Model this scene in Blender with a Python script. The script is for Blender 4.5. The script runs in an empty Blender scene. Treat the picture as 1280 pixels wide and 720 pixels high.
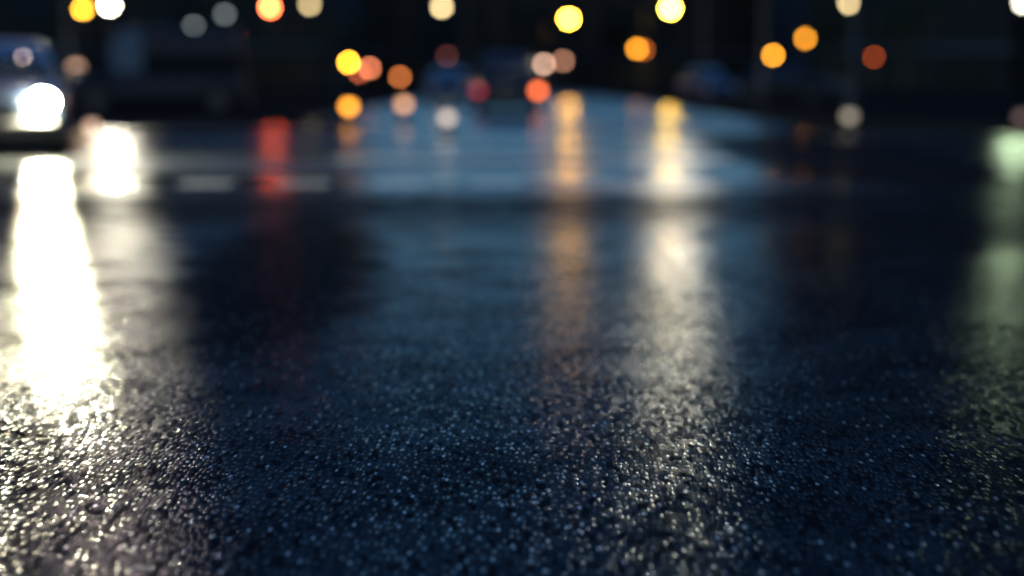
import bpy, bmesh, math, random
from mathutils import Vector, Matrix
R = math.radians
random.seed(7)
scene = bpy.context.scene
COL = scene.collection

# ------------------------------------------------------------------ camera
K = 1778.0                      # focal length in photo pixels (50 mm on 36 mm, 1280 wide)
CH = 0.90
PITCH = math.atan(257 / K)
cam_d = bpy.data.cameras.new('camera'); cam = bpy.data.objects.new('camera', cam_d); COL.objects.link(cam)
cam_d.lens = 50; cam_d.sensor_width = 36; cam_d.clip_start = 0.05; cam_d.clip_end = 2000
cam.location = (0, 0, CH); cam.rotation_euler = (R(90) - PITCH, 0, 0)
cam_d.dof.use_dof = True
FD = 3.28
cam_d.dof.focus_distance = FD * math.cos(PITCH) + CH * math.sin(PITCH)
cam_d.dof.aperture_fstop = 0.84
scene.camera = cam

def at(px, py, Y):
    """world point at ground distance Y seen at that bearing"""
    x = (px - 640) / K; u = (360 - py) / K
    c, s = math.cos(PITCH), math.sin(PITCH)
    d = Vector((x, u * s + c, u * c - s))
    return Vector((0, 0, CH)) + d * (Y / d.y)

# ------------------------------------------------------------------ materials
def mat(name, color, rough=0.6, metal=0.0, spec=0.5, emit=None, strength=0.0, noise=0.0, nscale=8.0, bump=0.0):
    m = bpy.data.materials.new(name); m.use_nodes = True
    nt = m.node_tree; b = nt.nodes['Principled BSDF']
    b.inputs['Base Color'].default_value = (*color, 1)
    b.inputs['Roughness'].default_value = rough
    b.inputs['Metallic'].default_value = metal
    b.inputs['Specular IOR Level'].default_value = spec
    if emit:
        b.inputs['Emission Color'].default_value = (*emit, 1); b.inputs['Emission Strength'].default_value = strength
    if noise or bump:
        tc = nt.nodes.new('ShaderNodeTexCoord'); n = nt.nodes.new('ShaderNodeTexNoise')
        n.inputs['Scale'].default_value = nscale; n.inputs['Detail'].default_value = 5
        nt.links.new(tc.outputs['Object'], n.inputs['Vector'])
        if noise:
            mx = nt.nodes.new('ShaderNodeMix'); mx.data_type = 'RGBA'
            mx.inputs[6].default_value = (*[c * (1 - noise) for c in color], 1)
            mx.inputs[7].default_value = (*[min(1, c * (1 + noise)) for c in color], 1)
            nt.links.new(n.outputs['Fac'], mx.inputs[0]); nt.links.new(mx.outputs[2], b.inputs['Base Color'])
        if bump:
            bp = nt.nodes.new('ShaderNodeBump'); bp.inputs['Strength'].default_value = 0.6
            bp.inputs['Distance'].default_value = bump
            nt.links.new(n.outputs['Fac'], bp.inputs['Height']); nt.links.new(bp.outputs[0], b.inputs['Normal'])
    return m

M = {}
M['pole'] = mat('painted_steel', (0.012, 0.013, 0.015), 0.6, 0.0, noise=0.2)
M['head'] = mat('lamp_housing', (0.05, 0.05, 0.055), 0.5, noise=0.2)
M['concrete'] = mat('dark_concrete', (0.10, 0.10, 0.105), 0.85, noise=0.3, nscale=3, bump=0.004)
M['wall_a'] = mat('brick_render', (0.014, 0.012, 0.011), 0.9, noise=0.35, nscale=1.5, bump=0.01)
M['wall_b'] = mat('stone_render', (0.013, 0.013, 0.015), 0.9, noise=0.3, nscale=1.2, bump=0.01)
M['roof'] = mat('roof_felt', (0.03, 0.03, 0.035), 0.9, noise=0.3)
M['pane'] = mat('window_glass', (0.006, 0.007, 0.009), 0.35, spec=0.15, noise=0.2)
M['frame'] = mat('window_frame', (0.015, 0.015, 0.015), 0.6, noise=0.1)
M['bark'] = mat('bark', (0.05, 0.038, 0.028), 0.95, noise=0.4, nscale=20, bump=0.01)
M['leaf'] = mat('leaves', (0.015, 0.022, 0.010), 0.6, noise=0.4, nscale=3)
M['rubber'] = mat('tyre_rubber', (0.015, 0.015, 0.015), 0.8, noise=0.2)
M['rim'] = mat('alloy_rim', (0.10, 0.10, 0.11), 0.35, 0.9, noise=0.1)
M['plastic'] = mat('black_plastic', (0.012, 0.012, 0.014), 0.5, noise=0.2)
M['glass'] = mat('car_glass', (0.006, 0.008, 0.012), 0.03, spec=0.7, noise=0.1)
M['lens_off'] = mat('clear_lens', (0.35, 0.36, 0.38), 0.12, noise=0.1)
M['tail_off'] = mat('red_lens', (0.15, 0.008, 0.006), 0.15, noise=0.1)
def paint(name, c):
    m = mat(name, c, 0.3, 0.2, noise=0.08, nscale=2)
    m.node_tree.nodes['Principled BSDF'].inputs['Coat Weight'].default_value = 0.25
    return m

_glow = {}
def glow(color, strength):
    k = (tuple(round(c, 3) for c in color), round(strength, 2))
    if k not in _glow:
        m = bpy.data.materials.new('glowing_lens'); m.use_nodes = True
        b = m.node_tree.nodes['Principled BSDF']
        b.inputs['Base Color'].default_value = (0.3, 0.3, 0.3, 1)
        b.inputs['Emission Color'].default_value = (*color, 1)
        b.inputs['Emission Strength'].default_value = strength
        _glow[k] = m
    return _glow[k]

# ------------------------------------------------------------------ mesh helpers
def link_bm(name, bm, m, parent=None, smooth=False, kind=None, loc=None):
    me = bpy.data.meshes.new(name); bm.normal_update(); bm.to_mesh(me); bm.free()
    if smooth:
        for p in me.polygons: p.use_smooth = True
    me.materials.append(m)
    o = bpy.data.objects.new(name, me); COL.objects.link(o)
    if parent: o.parent = parent
    if kind: o['kind'] = kind
    if loc is not None: o.location = loc
    return o

def box(bm, c, s, rot=None, bevel=0):
    mtx = Matrix.Translation(Vector(c)) @ (rot.to_4x4() if rot else Matrix()) @ Matrix.Diagonal((*s, 1))
    r = bmesh.ops.create_cube(bm, size=1, matrix=mtx)
    if bevel:
        es = list({e for v in r['verts'] for e in v.link_edges})
        bmesh.ops.bevel(bm, geom=es, offset=bevel, segments=2, affect='EDGES', profile=0.6)

def tube(bm, pts, rads, n=12, cap=True):
    rings = []
    for i, p in enumerate(pts):
        p = Vector(p)
        a = Vector(pts[max(0, i - 1)]); b = Vector(pts[min(len(pts) - 1, i + 1)])
        t = (b - a).normalized()
        ref = Vector((0, 1, 0)) if abs(t.z) > 0.8 else Vector((0, 0, 1))
        u = t.cross(ref).normalized(); v = t.cross(u)
        rings.append([bm.verts.new(p + (u * math.cos(2 * math.pi * k / n) + v * math.sin(2 * math.pi * k / n)) * rads[i]) for k in range(n)])
    for a, b in zip(rings, rings[1:]):
        for k in range(n): bm.faces.new((a[k], a[(k + 1) % n], b[(k + 1) % n], b[k]))
    if cap:
        bm.faces.new(list(reversed(rings[0]))); bm.faces.new(rings[-1])

def lathe(bm, prof, c=(0, 0, 0), n=20, axis='Z'):
    rings = []
    for r, z in prof:
        ring = []
        for k in range(n):
            a = 2 * math.pi * k / n
            p = (r * math.cos(a), r * math.sin(a), z)
            if axis == 'Y': p = (p[0], p[2], p[1])
            if axis == 'X': p = (p[2], p[0], p[1])
            ring.append(bm.verts.new(Vector(c) + Vector(p)))
        rings.append(ring)
    for a, b in zip(rings, rings[1:]):
        for k in range(n): bm.faces.new((a[k], a[(k + 1) % n], b[(k + 1) % n], b[k]))
    bm.faces.new(rings[0]); bm.faces.new(rings[-1])
    bmesh.ops.recalc_face_normals(bm, faces=bm.faces)

def thing(name, label, cat, loc=(0, 0, 0), rz=0, group=None):
    o = bpy.data.objects.new(name, None); COL.objects.link(o)
    o.location = loc; o.rotation_euler = (0, 0, rz); o.empty_display_size = 0.3
    o['label'] = label; o['category'] = cat
    if group: o['group'] = group
    return o

def copy_tree(o, parent=None):
    c = o.copy(); COL.objects.link(c); c.parent = parent
    for ch in [x for x in COL.objects if x.parent is o]: copy_tree(ch, c)
    return c

def sheet(name, x0, x1, y0, y1, z, m, kind='structure', nx=1, ny=1):
    bm = bmesh.new()
    g = [[bm.verts.new((x0 + (x1 - x0) * i / nx, y0 + (y1 - y0) * j / ny, z)) for i in range(nx + 1)] for j in range(ny + 1)]
    for j in range(ny):
        for i in range(nx): bm.faces.new((g[j][i], g[j][i + 1], g[j + 1][i + 1], g[j + 1][i]))
    return link_bm(name, bm, m, kind=kind)

# ------------------------------------------------------------------ wet asphalt
def N(nt, t, **kw):
    n = nt.nodes.new(t)
    for k, v in kw.items():
        if k.startswith('i_'): n.inputs[k[2:].replace('_', ' ')].default_value = v
        else: setattr(n, k, v)
    return n
def math_node(nt, op, a, b=None, c=None, clamp=False):
    n = nt.nodes.new('ShaderNodeMath'); n.operation = op; n.use_clamp = clamp
    for i, v in enumerate((a, b, c)):
        if v is None: continue
        if isinstance(v, (int, float)): n.inputs[i].default_value = v
        else: nt.links.new(v, n.inputs[i])
    return n.outputs[0]
def ramp(nt, v, a, b, c=0.0, d=1.0, smooth=True):
    n = nt.nodes.new('ShaderNodeMapRange'); n.interpolation_type = 'SMOOTHSTEP' if smooth else 'LINEAR'
    nt.links.new(v, n.inputs[0])
    for i, x in zip((1, 2, 3, 4), (a, b, c, d)): n.inputs[i].default_value = x
    return n.outputs[0]

def asphalt():
    m = bpy.data.materials.new('wet_asphalt'); m.use_nodes = True
    nt = m.node_tree; L = nt.links.new; nt.nodes.remove(nt.nodes['Principled BSDF'])
    out = nt.nodes['Material Output']
    tc = N(nt, 'ShaderNodeTexCoord'); pos = tc.outputs['Object']
    sep = N(nt, 'ShaderNodeSeparateXYZ'); L(pos, sep.inputs[0]); X, Y = sep.outputs[0], sep.outputs[1]
    def mixf(f, a, b):
        n = N(nt, 'ShaderNodeMix', data_type='FLOAT'); L(f, n.inputs[0])
        for i, v in ((2, a), (3, b)):
            if isinstance(v, (int, float)): n.inputs[i].default_value = v
            else: L(v, n.inputs[i])
        return n.outputs[0]
    # aggregate stones, dragged lengthwise by the roller
    mpn = N(nt, 'ShaderNodeMapping'); mpn.inputs['Scale'].default_value = (1, STRETCH, 1); mpn.inputs['Rotation'].default_value = (0, 0, R(7)); L(pos, mpn.inputs['Vector'])
    warp = N(nt, 'ShaderNodeTexNoise', i_Scale=40.0, i_Detail=2.0); L(mpn.outputs[0], warp.inputs['Vector'])
    vadd = N(nt, 'ShaderNodeVectorMath', operation='MULTIPLY_ADD'); L(warp.outputs['Color'], vadd.inputs[0])
    vadd.inputs[1].default_value = (0.005, 0.005, 0.005); L(mpn.outputs[0], vadd.inputs[2])
    v1 = N(nt, 'ShaderNodeTexVoronoi', voronoi_dimensions='2D', feature='F1', i_Scale=84.0, i_Randomness=0.88); L(vadd.outputs[0], v1.inputs['Vector'])
    d1 = v1.outputs['Distance']
    crand = N(nt, 'ShaderNodeSeparateColor'); L(v1.outputs['Color'], crand.inputs[0])
    r0, r1, r2 = crand.outputs
    # broad variation
    big = N(nt, 'ShaderNodeTexNoise', i_Scale=0.55, i_Detail=4.0); L(pos, big.inputs['Vector'])
    med = N(nt, 'ShaderNodeTexNoise', i_Scale=2.6, i_Detail=4.0); L(pos, med.inputs['Vector'])
    fine = N(nt, 'ShaderNodeTexNoise', i_Scale=260.0, i_Detail=2.0); L(pos, fine.inputs['Vector'])
    # height: rounded stones, each at its own level, in a sunken binder
    dome = ramp(nt, d1, 0.55, 0.08)
    h = math_node(nt, 'MULTIPLY', dome, math_node(nt, 'MULTIPLY_ADD', r0, 0.8, 0.4))
    h = math_node(nt, 'MULTIPLY_ADD', fine.outputs['Fac'], 0.12, h)
    # wavering edges of the resurfacing strip crossing the carriageway
    yy = math_node(nt, 'ADD', Y, math_node(nt, 'MULTIPLY_ADD', big.outputs['Fac'], 1.6, -0.8))
    film = ramp(nt, yy, 10.9, 12.2)
    strip = math_node(nt, 'SUBTRACT', ramp(nt, math_node(nt, 'MULTIPLY_ADD', med.outputs['Fac'], 1.6, yy), 8.6, 11.0), film, clamp=True)
    mp = N(nt, 'ShaderNodeMapping'); mp.inputs['Scale'].default_value = (0.10, 0.42, 1); mp.inputs['Location'].default_value = (3.1, 1.7, 0); L(pos, mp.inputs['Vector'])
    pn = N(nt, 'ShaderNodeTexNoise', i_Scale=1.0, i_Detail=3.0); L(mp.outputs[0], pn.inputs['Vector'])
    pud = ramp(nt, pn.outputs['Fac'], 0.40, 0.56)
    # wetness of each spot: stone tops shine, the binder between them hardly does
    shine = math_node(nt, 'MULTIPLY', ramp(nt, d1, 0.42, 0.18), math_node(nt, 'MULTIPLY_ADD', math_node(nt, 'POWER', r1, 2.6), 0.95, 0.05))
    pit = ramp(nt, r2, 0.10, 0.22)                       # some stones are lost: dark pits
    near_w = math_node(nt, 'MULTIPLY', math_node(nt, 'MULTIPLY_ADD', shine, 0.90, 0.14), math_node(nt, 'MULTIPLY_ADD', pit, 0.9, 0.1))
    # sparse droplet glints, put in as pale, fully glossy specks
    v3 = N(nt, 'ShaderNodeTexVoronoi', voronoi_dimensions='2D', feature='F1', i_Scale=30.0, i_Randomness=1.0); L(mpn.outputs[0], v3.inputs['Vector'])
    c3 = N(nt, 'ShaderNodeSeparateColor'); L(v3.outputs['Color'], c3.inputs[0])
    glint = math_node(nt, 'MULTIPLY', ramp(nt, v3.outputs['Distance'], 0.15, 0.08), ramp(nt, c3.outputs[0], 0.62, 0.72))
    # further off, water fills the gaps
    fill = ramp(nt, Y, 3.2, 10.0, smooth=False)
    near_w = mixf(math_node(nt, 'MULTIPLY', fill, 0.7), near_w, 0.9)
    near_w = math_node(nt, 'MULTIPLY', near_w, ramp(nt, med.outputs['Fac'], 0.3, 0.62, 0.5, 1.0))
    # a drier worn patch on the right of the far carriageway
    bx = math_node(nt, 'DIVIDE', math_node(nt, 'SUBTRACT', X, 4.1), 1.5); by = math_node(nt, 'DIVIDE', math_node(nt, 'SUBTRACT', Y, 18.0), 8.0)
    bd = math_node(nt, 'ADD', math_node(nt, 'ADD', math_node(nt, 'MULTIPLY', bx, bx), math_node(nt, 'MULTIPLY', by, by)), math_node(nt, 'MULTIPLY_ADD', med.outputs['Fac'], 1.2, -0.6))
    far_wet = math_node(nt, 'MULTIPLY', math_node(nt, 'MULTIPLY_ADD', pud, 0.52, 0.33), ramp(nt, bd, 0.5, 1.3, 0.12, 1.0))
    # and a low-gloss one added on the near left to cut short the red reflection
    nx = math_node(nt, 'DIVIDE', math_node(nt, 'ADD', math_node(nt, 'MULTIPLY_ADD', Y, 0.10, 0.42), X), 0.5); ny = math_node(nt, 'DIVIDE', math_node(nt, 'SUBTRACT', Y, 7.3), 2.8)
    nd = math_node(nt, 'ADD', math_node(nt, 'ADD', math_node(nt, 'MULTIPLY', nx, nx), math_node(nt, 'MULTIPLY', ny, ny)), math_node(nt, 'MULTIPLY_ADD', med.outputs['Fac'], 1.0, -0.5))
    near_w = math_node(nt, 'MULTIPLY', near_w, ramp(nt, nd, 0.3, 1.5, 0.10, 1.0))
    rx = math_node(nt, 'DIVIDE', math_node(nt, 'SUBTRACT', X, 3.15), 1.0); ry = math_node(nt, 'DIVIDE', math_node(nt, 'SUBTRACT', Y, 9.3), 2.0)  # low-gloss ellipse added to break the green reflection on the right
    rd = math_node(nt, 'ADD', math_node(nt, 'ADD', math_node(nt, 'MULTIPLY', rx, rx), math_node(nt, 'MULTIPLY', ry, ry)), math_node(nt, 'MULTIPLY_ADD', med.outputs['Fac'], 1.0, -0.5))
    near_w = math_node(nt, 'MULTIPLY', near_w, ramp(nt, rd, 0.4, 1.4, 0.08, 1.0))
    wet = mixf(strip, mixf(film, near_w, far_wet), math_node(nt, 'MULTIPLY_ADD', med.outputs['Fac'], 0.7, -0.24, clamp=True))
    rough = mixf(strip, mixf(film, math_node(nt, 'MULTIPLY_ADD', med.outputs['Fac'], 0.12, ramp(nt, math_node(nt, 'MULTIPLY_ADD', med.outputs['Fac'], 0.8, X), -1.3, -0.5, NEAR_ROUGH + 0.09, NEAR_ROUGH + 0.03)), math_node(nt, 'MULTIPLY_ADD', pud, -0.10, FAR_ROUGH)), 0.28)
    # normals: each stone leans its own way
    geo = N(nt, 'ShaderNodeNewGeometry')
    tilt = N(nt, 'ShaderNodeVectorMath', operation='MULTIPLY_ADD'); L(v1.outputs['Color'], tilt.inputs[0]); tilt.inputs[1].default_value = (1, 1, 0); tilt.inputs[2].default_value = (-.5, -.5, 0)
    tsc = N(nt, 'ShaderNodeVectorMath', operation='SCALE'); L(tilt.outputs[0], tsc.inputs[0])
    dry = math_node(nt, 'SUBTRACT', 1.0, math_node(nt, 'MULTIPLY', fill, 0.7), clamp=True)
    L(math_node(nt, 'MULTIPLY', dry, TILT), tsc.inputs['Scale'])
    tn = N(nt, 'ShaderNodeVectorMath', operation='ADD'); L(geo.outputs['Normal'], tn.inputs[0]); L(tsc.outputs[0], tn.inputs[1])
    tnn = N(nt, 'ShaderNodeVectorMath', operation='NORMALIZE'); L(tn.outputs[0], tnn.inputs[0])
    bp = N(nt, 'ShaderNodeBump'); bp.inputs['Distance'].default_value = BUMP
    # the surface is coarser towards the left kerb
    coarse = ramp(nt, math_node(nt, 'MULTIPLY_ADD', med.outputs['Fac'], 0.8, X), -0.9, 0.25, 1.0, 0.5)
    L(math_node(nt, 'MULTIPLY', dry, coarse), bp.inputs['Strength']); L(h, bp.inputs['Height']); L(tnn.outputs[0], bp.inputs['Normal'])
    # shaders
    cr = N(nt, 'ShaderNodeMix', data_type='RGBA'); L(math_node(nt, 'MULTIPLY', dome, math_node(nt, 'MULTIPLY_ADD', r2, 0.7, 0.3)), cr.inputs[0])
    cr.inputs[6].default_value = (0.010, 0.011, 0.013, 1); cr.inputs[7].default_value = (0.030, 0.035, 0.042, 1)
    cg = N(nt, 'ShaderNodeMix', data_type='RGBA'); L(glint, cg.inputs[0]); L(cr.outputs[2], cg.inputs[6]); cg.inputs[7].default_value = (0.30, 0.27, 0.23, 1)  # pale colour painted in for the droplet glints
    df = N(nt, 'ShaderNodeBsdfDiffuse'); L(cg.outputs[2], df.inputs['Color']); L(bp.outputs[0], df.inputs['Normal'])
    gl = N(nt, 'ShaderNodeBsdfGlossy', distribution='BECKMANN'); L(rough, gl.inputs['Roughness']); L(bp.outputs[0], gl.inputs['Normal'])
    gl.inputs['Color'].default_value = (1, 1, 1, 1)
    fr = N(nt, 'ShaderNodeFresnel'); fr.inputs['IOR'].default_value = 1.45; L(bp.outputs[0], fr.inputs['Normal'])
    ms = N(nt, 'ShaderNodeMixShader'); L(math_node(nt, 'MULTIPLY', fr.outputs[0], mixf(math_node(nt, 'MULTIPLY', glint, dry), wet, 1.0), clamp=True), ms.inputs[0]); L(df.outputs[0], ms.inputs[1]); L(gl.outputs[0], ms.inputs[2])
    L(ms.outputs[0], out.inputs['Surface'])
    return m
STRETCH, NEAR_ROUGH, FAR_ROUGH, TILT, BUMP = 0.33, 0.13, 0.335, 0.09, 0.0008
M['asphalt'] = asphalt()
M['ground'] = mat('dark_soil', (0.03, 0.032, 0.028), 0.95, noise=0.4, nscale=4, bump=0.02)
M['paving'] = mat('paving', (0.014, 0.014, 0.016), 1.0, spec=0.0, noise=0.3, nscale=6, bump=0.004)
M['kerb'] = mat('kerb_stone', (0.03, 0.03, 0.03), 1.0, spec=0.0, noise=0.25, nscale=9, bump=0.003)
M['paint'] = mat('wet_road_paint', (0.34, 0.36, 0.36), 0.3, noise=0.25, nscale=14, bump=0.002)
M['tar'] = mat('open_crack', (0.004, 0.004, 0.004), 1.0, spec=0.0, noise=0.2, nscale=40)

sheet('ground', -900, 900, -300, 1500, -0.02, M['ground'])
sheet('road', -120, 120, -12, 128, 0.0, M['asphalt'])

def block(name, x0, x1, y0, y1):
    bm = bmesh.new(); box(bm, ((x0 + x1) / 2, (y0 + y1) / 2, 0.055), (x1 - x0 - 0.3, y1 - y0 - 0.3, 0.13)); 
    link_bm(name, bm, M['paving'], kind='structure')
    bm = bmesh.new(); z = 0.06; t = 0.148
    box(bm, ((x0 + x1) / 2, y0 + t / 2, z), (x1 - x0, t, 0.15), bevel=0.015)
    box(bm, ((x0 + x1) / 2, y1 - t / 2, z), (x1 - x0, t, 0.15), bevel=0.015)
    box(bm, (x0 + t / 2, (y0 + y1) / 2, z), (t, y1 - y0 - 2 * t, 0.15), bevel=0.015)
    box(bm, (x1 - t / 2, (y0 + y1) / 2, z), (t, y1 - y0 - 2 * t, 0.15), bevel=0.015)
    link_bm('kerb', bm, M['kerb'], kind='structure')
block('pavement', -110, -5.2, 28, 127)
block('pavement', 6.0, 110, 26.5, 127)

# road markings: a row of square blocks, and a long stop line behind them
bm = bmesh.new()
for i in range(-3, 4):
    if i in (-9,): continue
    cx = -1.0 + i * 0.86 + random.uniform(-0.02, 0.02)
    v = [bm.verts.new((cx + a * 0.23 + random.uniform(-.02, .02), 12.75 + c * 0.27 + random.uniform(-.02, .02), 0.004)) for a, c in ((-1, -1), (1, -1), (1, 1), (-1, 1))]
    bm.faces.new(v)
link_bm('road_marking', bm, M['paint'], kind='structure')
bm = bmesh.new()
for x0, x1 in ((-2.1, 0.35), (0.55, 2.6)):
    bm.faces.new([bm.verts.new(p) for p in ((x0, 16.6, .004), (x1, 16.7, .004), (x1, 17.25, .004), (x0, 17.15, .004))])
link_bm('stop_line', bm, M['paint'], kind='structure')

# crack in the asphalt, lower left
bm = bmesh.new(); pts = []
x = -1.75
while x < -1.05:
    pts.append((x, 3.585 + 0.012 * math.sin(x * 9) - (0.05 if x > -1.28 else 0.0) * min(1, (x + 1.28) / 0.03 if x > -1.28 else 0) + random.uniform(-.006, .006)))
    x += 0.018
n = len(pts)
for i in range(n - 1):
    w0 = 0.017 * (1 - (i / n) ** 3) * (0.75 + 0.5 * math.sin(i * 1.7)); w1 = 0.017 * (1 - ((i + 1) / n) ** 3) * (0.75 + 0.5 * math.sin((i + 1) * 1.7))
    a, c = pts[i], pts[i + 1]
    bm.faces.new([bm.verts.new(p) for p in ((a[0], a[1] - w0, .004), (c[0], c[1] - w1, .004), (c[0], c[1] + w1, .004), (a[0], a[1] + w0, .004))])
link_bm('road_crack', bm, M['tar'], kind='structure')

# ------------------------------------------------------------------ street lamps
def disc_strength(v, size, dist, disc=33.0):
    """radiance a lens of that size needs for an out of focus disc of value v"""
    px = size * K / dist
    return v * max(1.0, (disc / px) ** 2)

LAMP_COUNT = 'street lamps around the junction'
def street_lamp(p, color, v, label, arm=1.6, side=1, size=0.42, group=LAMP_COUNT, strength=None):
    """p = centre of the glowing lens"""
    H = p.z
    t = thing('street_lamp', label, 'street lamp', (p.x + side * arm, p.y, 0.0), 0, group)
    bm = bmesh.new()
    tube(bm, [(0, 0, 0), (0, 0, 0.9), (0, 0, 0.92), (0, 0, H * 0.6), (0, 0, H + 0.1)], [0.11, 0.11, 0.075, 0.06, 0.05])
    link_bm('pole', bm, M['pole'], t, True)
    bm = bmesh.new(); s = -side
    tube(bm, [(0, 0, H - 0.1), (s * arm * 0.15, 0, H + 0.18), (s * arm * 0.5, 0, H + 0.27), (s * arm * 0.92, 0, H + 0.27)], [0.045, 0.04, 0.035, 0.03])
    link_bm('arm', bm, M['pole'], t, True)
    bm = bmesh.new(); r = size / 2
    lathe(bm, [(0.05, r * 0.95 + .08), (r * 0.5, r * 0.9), (r * 1.05, r * 0.55), (r * 1.12, r * 0.42), (r * 1.0, r * 0.42)], (s * arm, 0, H))
    link_bm('lamp_head', bm, M['head'], t, True)
    bm = bmesh.new()
    lathe(bm, [(r * 0.9, r * 0.40), (r, r * 0.15), (r, -r * 0.35), (r * 0.8, -r * 0.7), (r * 0.35, -r * 0.95), (0.01, -r)], (s * arm, 0, H))
    link_bm('lamp_lens', bm, glow(color, strength or disc_strength(v, size, p.y)), t, True)
    bm = bmesh.new(); lathe(bm, [(0.2, 0), (0.2, 0.05), (0.13, 0.08), (0.12, 0.3)], n=12)
    link_bm('base', bm, M['pole'], t)
    return t

AMB = (1.0, 0.45, 0.03); DEEP = (1.0, 0.30, 0.015); CREAM = (1.0, 0.74, 0.36); WHITE = (1.0, 0.93, 0.72)
GREEN = (0.72, 1.0, 0.6); GREY = (0.75, 0.85, 0.85); PINK = (1.0, 0.78, 0.72)
# x, y, distance, colour, value, words
lamps = [
    (104, 11, 95, AMB, 2.8, 'amber street lamp at the top left beside a white one', 1),
    (137, 6, 92, WHITE, 9.0, 'white street lamp touching the amber one at the top left', -1),
    (242, 32, 112, GREY, 0.13, 'dim grey street lamp, lower of the grey pair at upper left', 1),
    (281, 17, 100, GREY, 0.12, 'dim grey street lamp, higher of the grey pair at upper left', -1),
    (387, 5, 95, CREAM, 0.62, 'muted beige street lamp right of the red rimmed signal', 1),
    (552, 8, 96, CREAM, 1.05, 'cream street lamp alone above the middle of the street', 1),
    (711, 23, 100, AMB, 12.0, 'bright yellow street lamp over the street above its orange reflection', -1),
    (838, 10, 92, (1.0, 0.57, 0.045), 18.0, 'brightest yellow white street lamp above the widest reflection', -1),
    (1062, 3, 92, CREAM, 0.95, 'cream street lamp at the top right cut by the frame', 1),
    (1279, 3, 92, WHITE, 1.5, 'white street lamp in the top right corner of the photo', 1),
]
for x, y, D, c, v, lab, sd in lamps:
    street_lamp(at(x, y, D), c, v, lab, side=sd)

# nearer lamps above the picture whose light lies on the wet road
near = [
    ((-7.2, 23.5, 7.6), PINK, 430, 'near street lamp left of the junction above the oncoming car', 3.2, -1),
    ((-17.0, 61, 7.6), WHITE, 1150, 'tall street lamp on the left pavement behind the van', 1.8, -1),
    ((4.9, 43, 7.6), (1.0, 0.90, 0.68), 480, 'tall street lamp on the right pavement edge with arm over the street', 2.6, 1),
    ((3.35, 28.5, 7.6), (0.85, 1.0, 0.5), 30, 'long armed lamp near the right pavement corner, added for the lower light trail', 3.4, 1),  # added above the view to carry the centre reflection nearer
    ((2.1, 52, 7.6), AMB, 95, 'tall amber lamp reaching over the street, added to lengthen the amber column', 4.8, 1),  # added above the view to lengthen the amber reflection
    ((13.2, 37, 7.6), GREEN, 28, 'greenish street lamp on the right pavement', 1.8, 1),
    ((36.5, 104, 7.6), GREEN, 650, 'greenish street lamp far along the right edge', 1.8, 1),
]
for p, c, s, lab, arm, sd in near:
    street_lamp(Vector(p), c, 0, lab, arm=arm, side=sd, strength=s)

# ------------------------------------------------------------------ traffic signals
def traffic_signal(px, py, D, which, color, v, label):
    p = at(px, py, D)
    t = thing('traffic_signal', label, 'traffic signal', (p.x, p.y, 0), 0, 'traffic signals beyond the junction')
    k = {'red': 0, 'amber': 1, 'green': 2}[which]
    zt = p.z + k * 0.34
    bm = bmesh.new(); tube(bm, [(0, .12, 0), (0, .12, max(0.4, zt - 0.9)), (0, .12, zt + 0.25)], [0.06, 0.06, 0.05])
    link_bm('pole', bm, M['pole'], t, True)
    bm = bmesh.new(); box(bm, (0, 0, zt - 0.34), (0.4, 0.2, 1.1), bevel=0.03)
    link_bm('housing', bm, M['plastic'], t)
    off = {0: (0.05, 0.004, 0.003), 1: (0.06, 0.03, 0.003), 2: (0.004, 0.04, 0.02)}
    for i in range(3):
        bm = bmesh.new(); z = zt - i * 0.34
        lathe(bm, [(0.145, 0.03), (0.14, -0.02), (0.09, -0.045), (0.01, -0.055)], (0, -0.11, z), axis='Y')
        lens_m = glow(color, disc_strength(v, 0.29, D)) if i == k else M.setdefault('off%d' % i, mat('unlit_lens', off[i], 0.2, noise=0.1))
        link_bm('lens', bm, lens_m, t, True)
        bm = bmesh.new()
        seg = 10; rr = 0.16; prev = None
        for q in range(seg + 1):
            a = math.pi * q / seg
            v0 = bm.verts.new((rr * math.cos(a), -0.10, z + rr * math.sin(a))); v1 = bm.verts.new((rr * math.cos(a), -0.30, z + rr * math.sin(a) - 0.02))
            if prev: bm.faces.new((prev[0], v0, v1, prev[1]))
            prev = (v0, v1)
        o = link_bm('visor', bm, M['plastic'], t, True)
        sm = o.modifiers.new('thick', 'SOLIDIFY'); sm.thickness = 0.008
    return t
ORG = (1.0, 0.36, 0.02); REDO = (1.0, 0.15, 0.02)
sigs = [
    (338, 9, 58, 'red', (1.0, 0.12, 0.035), 7.0, 'tall traffic signal glowing yellow with a red rim at the top left'),
    (436, 78, 100, 'amber', ORG, 2.6, 'amber traffic signal right above its glowing amber mirror image'),
    (796, 61, 95, 'amber', ORG, 0.85, 'orange traffic signal below the brightest street lamp'),
    (966, 69, 95, 'amber', ORG, 1.15, 'lower orange signal of the close pair on the right'),
    (1006, 48, 78, 'amber', ORG, 0.8, 'upper orange signal of the close pair on the right'),
    (1091, 71, 95, 'red', REDO, 0.42, 'dark red signal farthest to the right'),
    (217, 69, 95, 'red', REDO, 0.5, 'red orange signal on the left beneath the grey lamps'),
    (276, 64, 95, 'red', REDO, 0.16, 'dim brownish red signal right of the brighter red one'),
]
for s in sigs: traffic_signal(*s)

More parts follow.
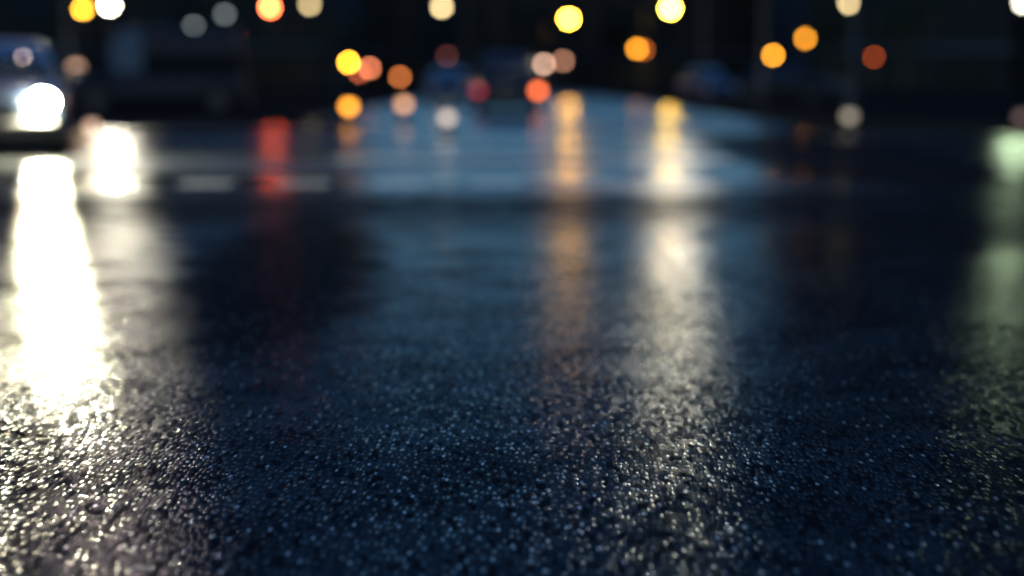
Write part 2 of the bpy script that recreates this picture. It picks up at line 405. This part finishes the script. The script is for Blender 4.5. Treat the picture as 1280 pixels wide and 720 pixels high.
# ------------------------------------------------------------------ globe lanterns on short posts
def lantern(px, py, D, color, v, label, size=0.26, kind='lantern_post'):
    p = at(px, py, D)
    t = thing(kind, label, 'lantern' if kind == 'lantern_post' else 'bollard light', (p.x, p.y, 0), 0,
              'globe lanterns on short posts' if kind == 'lantern_post' else 'low bollard lights')
    bm = bmesh.new(); r = size / 2
    if kind == 'lantern_post':
        tube(bm, [(0, 0, 0), (0, 0, 0.3), (0, 0, 0.31), (0, 0, max(.35, p.z - r))], [0.07, 0.06, 0.035, 0.03])
    else:
        tube(bm, [(0, 0, 0), (0, 0, p.z - r * 1.05)], [r * 0.8, r * 0.8], n=16)
    link_bm('post', bm, M['pole'], t, True)
    bm = bmesh.new()
    lathe(bm, [(r * math.sin(math.pi * q / 10) + 0.002, -r * math.cos(math.pi * q / 10)) for q in range(11)], (0, 0, p.z))
    link_bm('globe', bm, glow(color, disc_strength(v, size, p.y, 29)), t, True)
    bm = bmesh.new(); lathe(bm, [(r * 1.1, r * .75), (r * 0.9, r * .95), (0.02, r * 1.25)], (0, 0, p.z))
    link_bm('cap', bm, M['head'], t, True)
    return t
lantern(95, 85, 34, (1.0, 0.55, 0.33), 0.5, 'peach globe lantern behind the oncoming car')
lantern(462, 85, 80, (1.0, 0.27, 0.12), 0.75, 'salmon globe lantern half hidden by the yellow signal')
lantern(449, 90, 88, (1.0, 0.2, 0.08), 0.4, 'reddish globe lantern just below the salmon lantern')
lantern(500, 96, 70, (1.0, 0.27, 0.06), 0.5, 'brown orange globe lantern above the peach bollard')
lantern(680, 80, 75, (1.0, 0.6, 0.42), 0.62, 'cream pink globe lantern just above the dark car')
lantern(704, 76, 78, (1.0, 0.45, 0.26), 0.33, 'brownish globe lantern right of the cream pink one')
lantern(559, 70, 85, (1.0, 0.25, 0.2), 0.06, 'very dim reddish globe lantern above the blue car')
lantern(805, 62, 90, (1.0, 0.2, 0.02), 0.3, 'red brown globe lantern touching the orange signal')
lantern(436, 133, 30, ORG, 1.4, 'amber glow standing in for the reflection of the amber signal on the road', 0.2, 'bollard_light')  # glowing post added in place of the signal's mirror image on the road
lantern(505, 130, 31, (1.0, 0.48, 0.22), 0.55, 'peach bollard light right of the amber mirror image', 0.2, 'bollard_light')
lantern(559, 147, 24, (0.8, 0.62, 0.5), 0.5, 'pale glow standing in for a road reflection in front of the blue car', 0.2, 'bollard_light')  # whitish reflection on the road, built as a low glowing post
lantern(1062, 145, 26.9, (0.8, 0.68, 0.5), 0.2, 'dim beige bollard light on the right pavement corner', 0.2, 'bollard_light')
lantern(1277, 146, 26.9, (0.9, 0.45, 0.35), 0.06, 'barely glowing bollard light at the right edge', 0.2, 'bollard_light')
lantern(115, 158, 27.5, (1.0, 0.6, 0.4), 0.35, 'peach glow standing in for a road reflection beside the oncoming car', 0.2, 'bollard_light')  # small peach reflection on the road, built as a low glowing post

# ------------------------------------------------------------------ cars
def interp(tab, x):
    for (a, va), (b, vb) in zip(tab, tab[1:]):
        if a <= x <= b:
            f = (x - a) / (b - a); return va + (vb - va) * f
    return tab[-1][1] if x > tab[-1][0] else tab[0][1]

def car(name, label, cat, p, rz, pm, L=4.4, W=1.8, H=1.45, style='hatch', head=None, tail=None, group='cars at the junction'):
    """front of the car points to local -Y"""
    t = thing(name, label, cat, (p[0], p[1], 0.004), rz, group)
    hl = L / 2; hw = W / 2
    if style == 'van':
        top = [(-hl, .75), (-hl + .12, 1.02), (-hl + .55, 1.12), (-hl + .9, 1.18), (hl, 1.2)]
        cab = [(-hl + .75, 1.12), (-hl + 1.5, H - .08), (-hl + 1.9, H), (hl - .12, H), (hl - .01, 1.15)]
    elif style == 'suv':
        top = [(-hl, .72), (-hl + .12, .95), (-hl + .6, 1.04), (-hl + 1.15, 1.1), (hl - .2, 1.12), (hl, 1.0)]
        cab = [(-hl + 1.05, 1.06), (-hl + 1.85, H - .06), (-hl + 2.3, H), (hl - .55, H - .04), (hl - .12, 1.1)]
    else:
        top = [(-hl, .60), (-hl + .12, .78), (-hl + .6, .88), (-hl + 1.1, .95), (hl - .35, .98), (hl - .08, .92), (hl, .8)]
        cab = [(-hl + 1.0, .92), (-hl + 1.85, H - .05), (-hl + 2.4, H), (hl - 1.1, H - .05), (hl - .35, .96)]
    wr = 0.33 if style == 'hatch' else 0.37
    wy = (-hl + .85, hl - .8)
    plan = [(-hl, hw * .80), (-hl + .12, hw * .91), (-hl + .5, hw * .985), (-hl + 1.2, hw), (hl - .9, hw), (hl - .3, hw * .96), (hl, hw * .86)]
    bm = bmesh.new(); rings = []
    ys = sorted(set([-hl, -hl + .04, -hl + .12, -hl + .3] + [-hl + .5 + i * (L - .8) / 44 for i in range(45)] + [hl - .2, hl - .08, hl]))
    for y in ys:
        zt = interp(top, y); w = interp(plan, y); zb = 0.2 if -hl + .1 < y < hl - .1 else 0.27
        arch = zb
        for c in wy:
            d = abs(y - c)
            if d < wr + .05: arch = max(arch, wr + math.sqrt(max(0, (wr + .05) ** 2 - d * d)))
        hgt = zt - zb
        half = [(w * .90, arch), (w * .985, max(arch, zb + .10)), (w, max(arch + .0, zb + hgt * .42)), (w * .985, max(arch + .01, zb + hgt * .72)), (w * .93, zt - .06), (w * .84, zt - .005), (w * .4, zt + .02)]
        ring = [bm.verts.new((a, y, z)) for a, z in half] + [bm.verts.new((-a, y, z)) for a, z in reversed(half)]
        rings.append(ring)
    n = len(rings[0])
    for a, b in zip(rings, rings[1:]):
        for k in range(n): bm.faces.new((a[k], a[(k + 1) % n], b[(k + 1) % n], b[k]))
    bm.faces.new(rings[0]); bm.faces.new(rings[-1])
    bmesh.ops.recalc_face_normals(bm, faces=bm.faces)
    link_bm('body', bm, pm, t, True)
    # cabin
    bm = bmesh.new(); rings = []; y0, y1 = cab[0][0], cab[-1][0]
    NY = 22; base = interp(top, 0) - .03
    def cabw(z): return hw * (.90 - .20 * (z - base) / (H - base))
    for i in range(NY + 1):
        y = y0 + (y1 - y0) * i / NY; zt = max(interp(cab, y), base + .02)
        half = [(cabw(base), base - .03), (cabw(zt - .06), max(base, zt - .07)), (cabw(zt) * .9, zt - .01), (cabw(zt) * .45, zt + .015)]
        rings.append([bm.verts.new((a, y, z)) for a, z in half] + [bm.verts.new((-a, y, z)) for a, z in reversed(half)])
    n = len(rings[0])
    for a, b in zip(rings, rings[1:]):
        for k in range(n): bm.faces.new((a[k], a[(k + 1) % n], b[(k + 1) % n], b[k]))
    bm.faces.new(rings[0]); bm.faces.new(rings[-1]); bmesh.ops.recalc_face_normals(bm, faces=bm.faces)
    link_bm('roof', bm, pm, t, True)
    # glass, set 12 mm proud of the cabin
    def screen(name, a, b, flip):
        bm = bmesh.new(); (ya, za), (yb, zb) = a, b
        nrm = Vector((0, -(zb - za), (yb - ya))).normalized() * (0.03 if not flip else 0.03)
        if nrm.z < 0: nrm = -nrm
        if (nrm.y > 0) != flip: pass
        rows = []
        for f in (0.08, 0.5, 0.9):
            y = ya + (yb - ya) * f; z = za + (zb - za) * f
            w = cabw(z) * .9
            rows.append([bm.verts.new(Vector((w * u, y, z + .02 * (1 - u * u))) + nrm) for u in (-1, -.5, 0, .5, 1)])
        for r0, r1 in zip(rows, rows[1:]):
            for k in range(4): bm.faces.new((r0[k], r0[k + 1], r1[k + 1], r1[k]))
        o = link_bm(name, bm, M['glass'], t, True)
        sm = o.modifiers.new('thick', 'SOLIDIFY'); sm.thickness = .008
    screen('windscreen', cab[0], cab[1], False); screen('rear_window', cab[-1], cab[-2], True)
    ym = (cab[1][0] + cab[-2][0]) / 2
    spans = [(cab[0][0] + .55, ym - .04), (ym + .04, cab[-1][0] - .4)]
    for sgn in (-1, 1):
        for a, b in [(cab[0][0] + .55, cab[0][0] + 1.45)] if style == 'van' else spans:
            bm = bmesh.new(); z0 = base + .05
            q = []
            for y, z in ((a, z0), (b, z0), (b, min(interp(cab, b), H) - .11), (a, max(z0 + .05, min(interp(cab, a), H) - .11)) if a < cab[1][0] else (a, H - .11)):
                q.append(bm.verts.new((sgn * (cabw(z) + .012), y, z)))
            if (a < cab[1][0]):
                q.insert(3, bm.verts.new((sgn * (cabw(H - .11) + .012), min(b - .1, cab[1][0] + .1), H - .11)))
            bm.faces.new(q)
            o = link_bm('side_window', bm, M['glass'], t); sm = o.modifiers.new('thick', 'SOLIDIFY'); sm.thickness = .006; sm.offset = 0
    # wheels
    for sgn in (-1, 1):
        for c in wy:
            bm = bmesh.new(); x = sgn * (hw - .12)
            lathe(bm, [(wr * .64, -.1), (wr * .9, -.105), (wr, -.08), (wr, .08), (wr * .9, .105), (wr * .64, .1)], (x, c, wr), 28, 'X')
            w = link_bm('wheel', bm, M['rubber'], t, True)
            bm = bmesh.new(); xx = sgn * .098
            lathe(bm, [(wr * .62, -.02), (wr * .62, .012), (wr * .55, .012), (wr * .52, 0.0)], (x + xx, c, wr), 24, 'X')
            for q in range(5):
                a = 2 * math.pi * q / 5
                box(bm, (x + xx + sgn * .006, c + math.cos(a) * wr * .32, wr + math.sin(a) * wr * .32), (.02, wr * .5, .05), Matrix.Rotation(a, 3, 'X'))
            link_bm('rim', bm, M['rim'], w)
    # lights
    hz = 0.66 if style == 'hatch' else 0.8
    for sgn in (-1, 1):
        bm = bmesh.new()
        lathe(bm, [(.118, .05), (.116, -.03), (.08, -.055), (.01, -.065)], (0, -hl - .005, hz), 20, 'Y')
        bmesh.ops.scale(bm, vec=(1.12, 1, .95), space=Matrix.Translation((0, 0, -hz)), verts=bm.verts); bmesh.ops.translate(bm, vec=(sgn * hw * .68, 0, 0), verts=bm.verts)
        link_bm('headlight', bm, glow(*head) if head else M['lens_off'], t, True)
        bm = bmesh.new(); tz = 0.67 if style == 'suv' else 0.8
        box(bm, (sgn * hw * .86, hl - .01, tz), (.2, .1, .17 if style == 'suv' else .14), bevel=.025)
        tm = M['tail_off']
        if tail and sgn in tail: tm = glow(*tail[sgn])
        link_bm('tail_light', bm, tm, t)
        bm = bmesh.new(); box(bm, (sgn * (hw + .1), cab[0][0] + .55, base + .09), (.2, .1, .13), bevel=.03)
        link_bm('mirror', bm, pm, t, True)
    bm = bmesh.new(); box(bm, (0, -hl - .01, .36), (W * .84, .16, .2), bevel=.05); link_bm('front_bumper', bm, M['plastic'], t, True)
    bm = bmesh.new(); box(bm, (0, hl + .01, .38), (W * .88, .16, .22), bevel=.05); link_bm('rear_bumper', bm, M['plastic'], t, True)
    bm = bmesh.new()
    for q in range(4): box(bm, (0, -hl - .03, .53 + q * .045), (W * .46, .05, .022), bevel=.006)
    link_bm('grille', bm, M['plastic'], t)
    return t

navy = paint('navy_paint', (0.006, 0.010, 0.020)); black = paint('black_paint', (0.008, 0.009, 0.012))
blue = paint('blue_paint', (0.012, 0.035, 0.09)); lilac = paint('dark_lilac_paint', (0.010, 0.010, 0.016)); grey = paint('grey_paint', (0.09, 0.10, 0.13))

# oncoming car on the left: its left headlamp (image right) sits at (55,128)
hp = at(55, 128, 17.0)
a = R(17)
# local headlamp (+hw*.7, -hl) -> world; solve for the car's origin
lx, ly = 0.9 * .70, -2.2 - .005
ox = hp.x - (lx * math.cos(a) - ly * math.sin(a)); oy = hp.y - (lx * math.sin(a) + ly * math.cos(a))
car('oncoming_car', 'dark blue car on the left with a blazing white headlight', 'car', (ox, oy), a, navy, head=((1.0, 0.93, 0.62), 6500))
# dark car ahead seen from behind
c = at(635, 118, 40)
car('dark_car', 'black tall car in the middle of the street with small red tail lights', 'car', (c.x, 40 + 2.3), R(180) , black, L=4.6, W=1.95, H=1.68, style='suv',
    tail={1: ((1.0, 0.05, 0.08), 1.2), -1: ((1.0, 0.17, 0.04), 9)})
bpy.context.view_layer.update()
c = at(557, 100, 56)
car('blue_car', 'blue unlit car facing the junction left of the black car', 'car', (c.x, 58), R(3), blue)
c = at(178, 100, 42)
lilac.node_tree.nodes['Principled BSDF'].inputs['Roughness'].default_value = 0.6; lilac.node_tree.nodes['Principled BSDF'].inputs['Coat Weight'].default_value = 0.0
car('parked_van', 'tall dark windowless van parked on the left pavement', 'van', (c.x, 44), R(-82), lilac, L=5.2, W=2.0, H=2.55, style='van', group='vehicles parked on the pavements')
c = at(1000, 100, 66)
car('parked_car', 'dark tall car parked on the right below the pair of orange signals', 'car', (c.x, 68), R(55), lilac, style='suv', L=4.6, W=1.9, H=1.7, group='vehicles parked on the pavements')
c = at(893, 100, 62)
car('parked_car', 'blue car parked nearest the street on the right pavement', 'car', (c.x, 64), R(8), blue, group='vehicles parked on the pavements')

# ------------------------------------------------------------------ buildings
def building(label, x0, x1, y0, depth, H, cols, rows, wm, side=None):
    t = thing('office_building', label, 'building', ((x0 + x1) / 2, y0, 0), 0, 'buildings around the junction')
    W = x1 - x0
    bm = bmesh.new(); box(bm, (0, depth / 2, H / 2 - .02), (W, depth, H)); 
    wall = link_bm('wall', bm, wm, t)
    bm = bmesh.new(); box(bm, (0, depth / 2, H + .23), (W + .8, depth + .8, .5), bevel=.08)
    box(bm, (W * .2, depth * .5, H + 1.5), (W * .25, depth * .3, 2.1))
    link_bm('roof', bm, M['roof'], t)
    bm = bmesh.new(); box(bm, (0, -.06, 4.0), (W + .1, .3, .35)); link_bm('cornice', bm, M['concrete'], t)
    fw = W / cols; fh = (H - 4.6) / rows
    f0 = p0 = None
    for r in range(rows):
        for cc in range(cols):
            loc = (-W / 2 + fw * (cc + .5), -.03, 4.6 + fh * (r + .5))
            if f0 is None:
                bm = bmesh.new(); a, b_ = fw * .62, fh * .62
                box(bm, (0, 0, b_ / 2), (a, .12, .08)); box(bm, (0, 0, -b_ / 2), (a + .2, .2, .12))
                box(bm, (-a / 2, 0, 0), (.08, .115, b_ - .11)); box(bm, (a / 2, 0, 0), (.08, .115, b_ - .11)); box(bm, (0, 0, 0), (.05, .09, b_ - .11))
                f0 = link_bm('window', bm, M['frame'], t, loc=loc)
                bm = bmesh.new(); box(bm, (0, .0, 0), (a - .04, .05, b_ - .05)); p0 = link_bm('pane', bm, M['pane'], f0)
            else:
                f = f0.copy(); COL.objects.link(f); f.location = loc
                q = p0.copy(); COL.objects.link(q); q.parent = f
    bm = bmesh.new(); box(bm, (0, -.05, 1.35), (2.6, .16, 2.7)); d = link_bm('door', bm, M['frame'], t)
    bm = bmesh.new(); box(bm, (0, -.14, 1.35), (2.2, .03, 2.4)); link_bm('door_glass', bm, M['pane'], d)
    for s in (-1, 1):
        bm = bmesh.new(); box(bm, (s * W * .28, -.05, 1.7), (W * .28, .12, 2.6))
        link_bm('shop_window', bm, M['pane'], t)
    return t
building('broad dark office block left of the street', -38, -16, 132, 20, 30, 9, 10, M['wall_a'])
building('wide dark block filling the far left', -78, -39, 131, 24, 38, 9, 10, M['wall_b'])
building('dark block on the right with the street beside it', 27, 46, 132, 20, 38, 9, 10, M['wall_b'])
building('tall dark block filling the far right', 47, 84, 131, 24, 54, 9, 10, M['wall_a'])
building('unseen dark block added beyond the far left to shut out the sky', -130, -79, 131, 24, 40, 9, 8, M['wall_a'])  # out of view, added to keep side sky light off the car and road
building('unseen dark block added beyond the far right to shut out the sky', 85, 134, 131, 24, 40, 9, 8, M['wall_b'])  # out of view, added to shut out sky light on this side too
building('low dark building closing the end of the street', -24, 31, 160, 16, 11.5, 16, 3, M['wall_a'])

# ------------------------------------------------------------------ trees
def tree(x, y, h, label, seed):
    rnd = random.Random(seed)
    t = thing('street_tree', label, 'tree', (x, y, 0.0), rnd.random() * 6, 'dark trees beyond the junction')
    bm = bmesh.new()
    tube(bm, [(0, 0, 0), (.05, 0, h * .2), (0, .08, h * .45), (.1, 0, h * .8)], [h * .03, h * .022, h * .016, h * .005], 8)
    for i in range(7):
        a = rnd.random() * 6.28; z = h * rnd.uniform(.3, .6); l = h * rnd.uniform(.2, .34)
        tube(bm, [(0, .05, z), (math.cos(a) * l * .5, math.sin(a) * l * .5, z + l * .4), (math.cos(a) * l, math.sin(a) * l, z + l * .75)], [h * .011, h * .007, h * .002], 6)
    link_bm('trunk', bm, M['bark'], t, True)
    bm = bmesh.new()
    cl = [(rnd.gauss(0, h * .15), rnd.gauss(0, h * .15), h * rnd.uniform(.42, .92), h * rnd.uniform(.07, .13)) for _ in range(34)]
    for cx, cy, cz, r in cl:
        for _ in range(70):
            d = Vector((rnd.gauss(0, 1), rnd.gauss(0, 1), rnd.gauss(0, .8))).normalized() * r * rnd.uniform(.5, 1.1)
            p = Vector((cx, cy, cz)) + d; s = rnd.uniform(.10, .2)
            u = Vector((rnd.gauss(0, 1), rnd.gauss(0, 1), rnd.gauss(0, 1))).normalized(); w = u.orthogonal().normalized()
            bm.faces.new([bm.verts.new(p + q) for q in (-u * s, w * s * .5, u * s, -w * s * .5)])
    link_bm('crown', bm, M['leaf'], t)
for i, (x, y, h, lab) in enumerate([
    (-27, 118, 10, 'dark broad tree before the left office block'), (-14.5, 120, 8.5, 'small dark tree at the left corner of the street'),
    (-46, 112, 11, 'tall dark tree toward the far left'), (26, 118, 9.5, 'dark tree at the right corner of the street'),
    (33, 121, 10.5, 'dark round tree before the right office block'), (-7, 150, 9.5, 'dark tree left at the end of the street'),
    (3, 151, 10, 'dark tree in the middle of the street end'), (12, 150, 9, 'dark tree right at the end of the street')]):
    tree(x, y, h, lab, i + 3)

# ------------------------------------------------------------------ dusk sky
w = bpy.data.worlds.new('World'); scene.world = w; w.use_nodes = True
nt = w.node_tree; bg = nt.nodes['Background']
sky = nt.nodes.new('ShaderNodeTexSky'); sky.sky_type = 'NISHITA'; sky.sun_disc = False
sky.sun_elevation = R(9); sky.sun_rotation = R(180); sky.air_density = 1.6; sky.ozone_density = 4.0; sky.dust_density = 0.3
tint = nt.nodes.new('ShaderNodeMix'); tint.data_type = 'RGBA'; tint.blend_type = 'MULTIPLY'; tint.inputs[0].default_value = 1.0
tint.inputs[7].default_value = (0.68, 1.12, 1.95, 1)      # blue hour
nt.links.new(sky.outputs[0], tint.inputs[6]); nt.links.new(tint.outputs[2], bg.inputs[0]); bg.inputs[1].default_value = 0.09
sd = bpy.data.lights.new('sun', 'SUN'); sd.energy = 0.004; sd.angle = R(0.5); sd.color = (1, .93, .85)
so = bpy.data.objects.new('sun', sd); COL.objects.link(so); so.rotation_euler = (R(88), 0, R(0))

# ------------------------------------------------------------------ render settings
scene.view_settings.view_transform = 'Standard'; scene.view_settings.look = 'None'
scene.view_settings.exposure = 0; scene.view_settings.gamma = 1
cy = scene.cycles
cy.use_adaptive_sampling = False; cy.use_denoising = True
try: cy.denoiser = 'OPENIMAGEDENOISE'; cy.denoising_input_passes = 'RGB_ALBEDO_NORMAL'; cy.denoising_prefilter = 'ACCURATE'
except Exception: pass
cy.max_bounces = 4; cy.diffuse_bounces = 1; cy.glossy_bounces = 3; cy.sample_clamp_indirect = 6; cy.caustics_reflective = False; cy.caustics_refractive = False
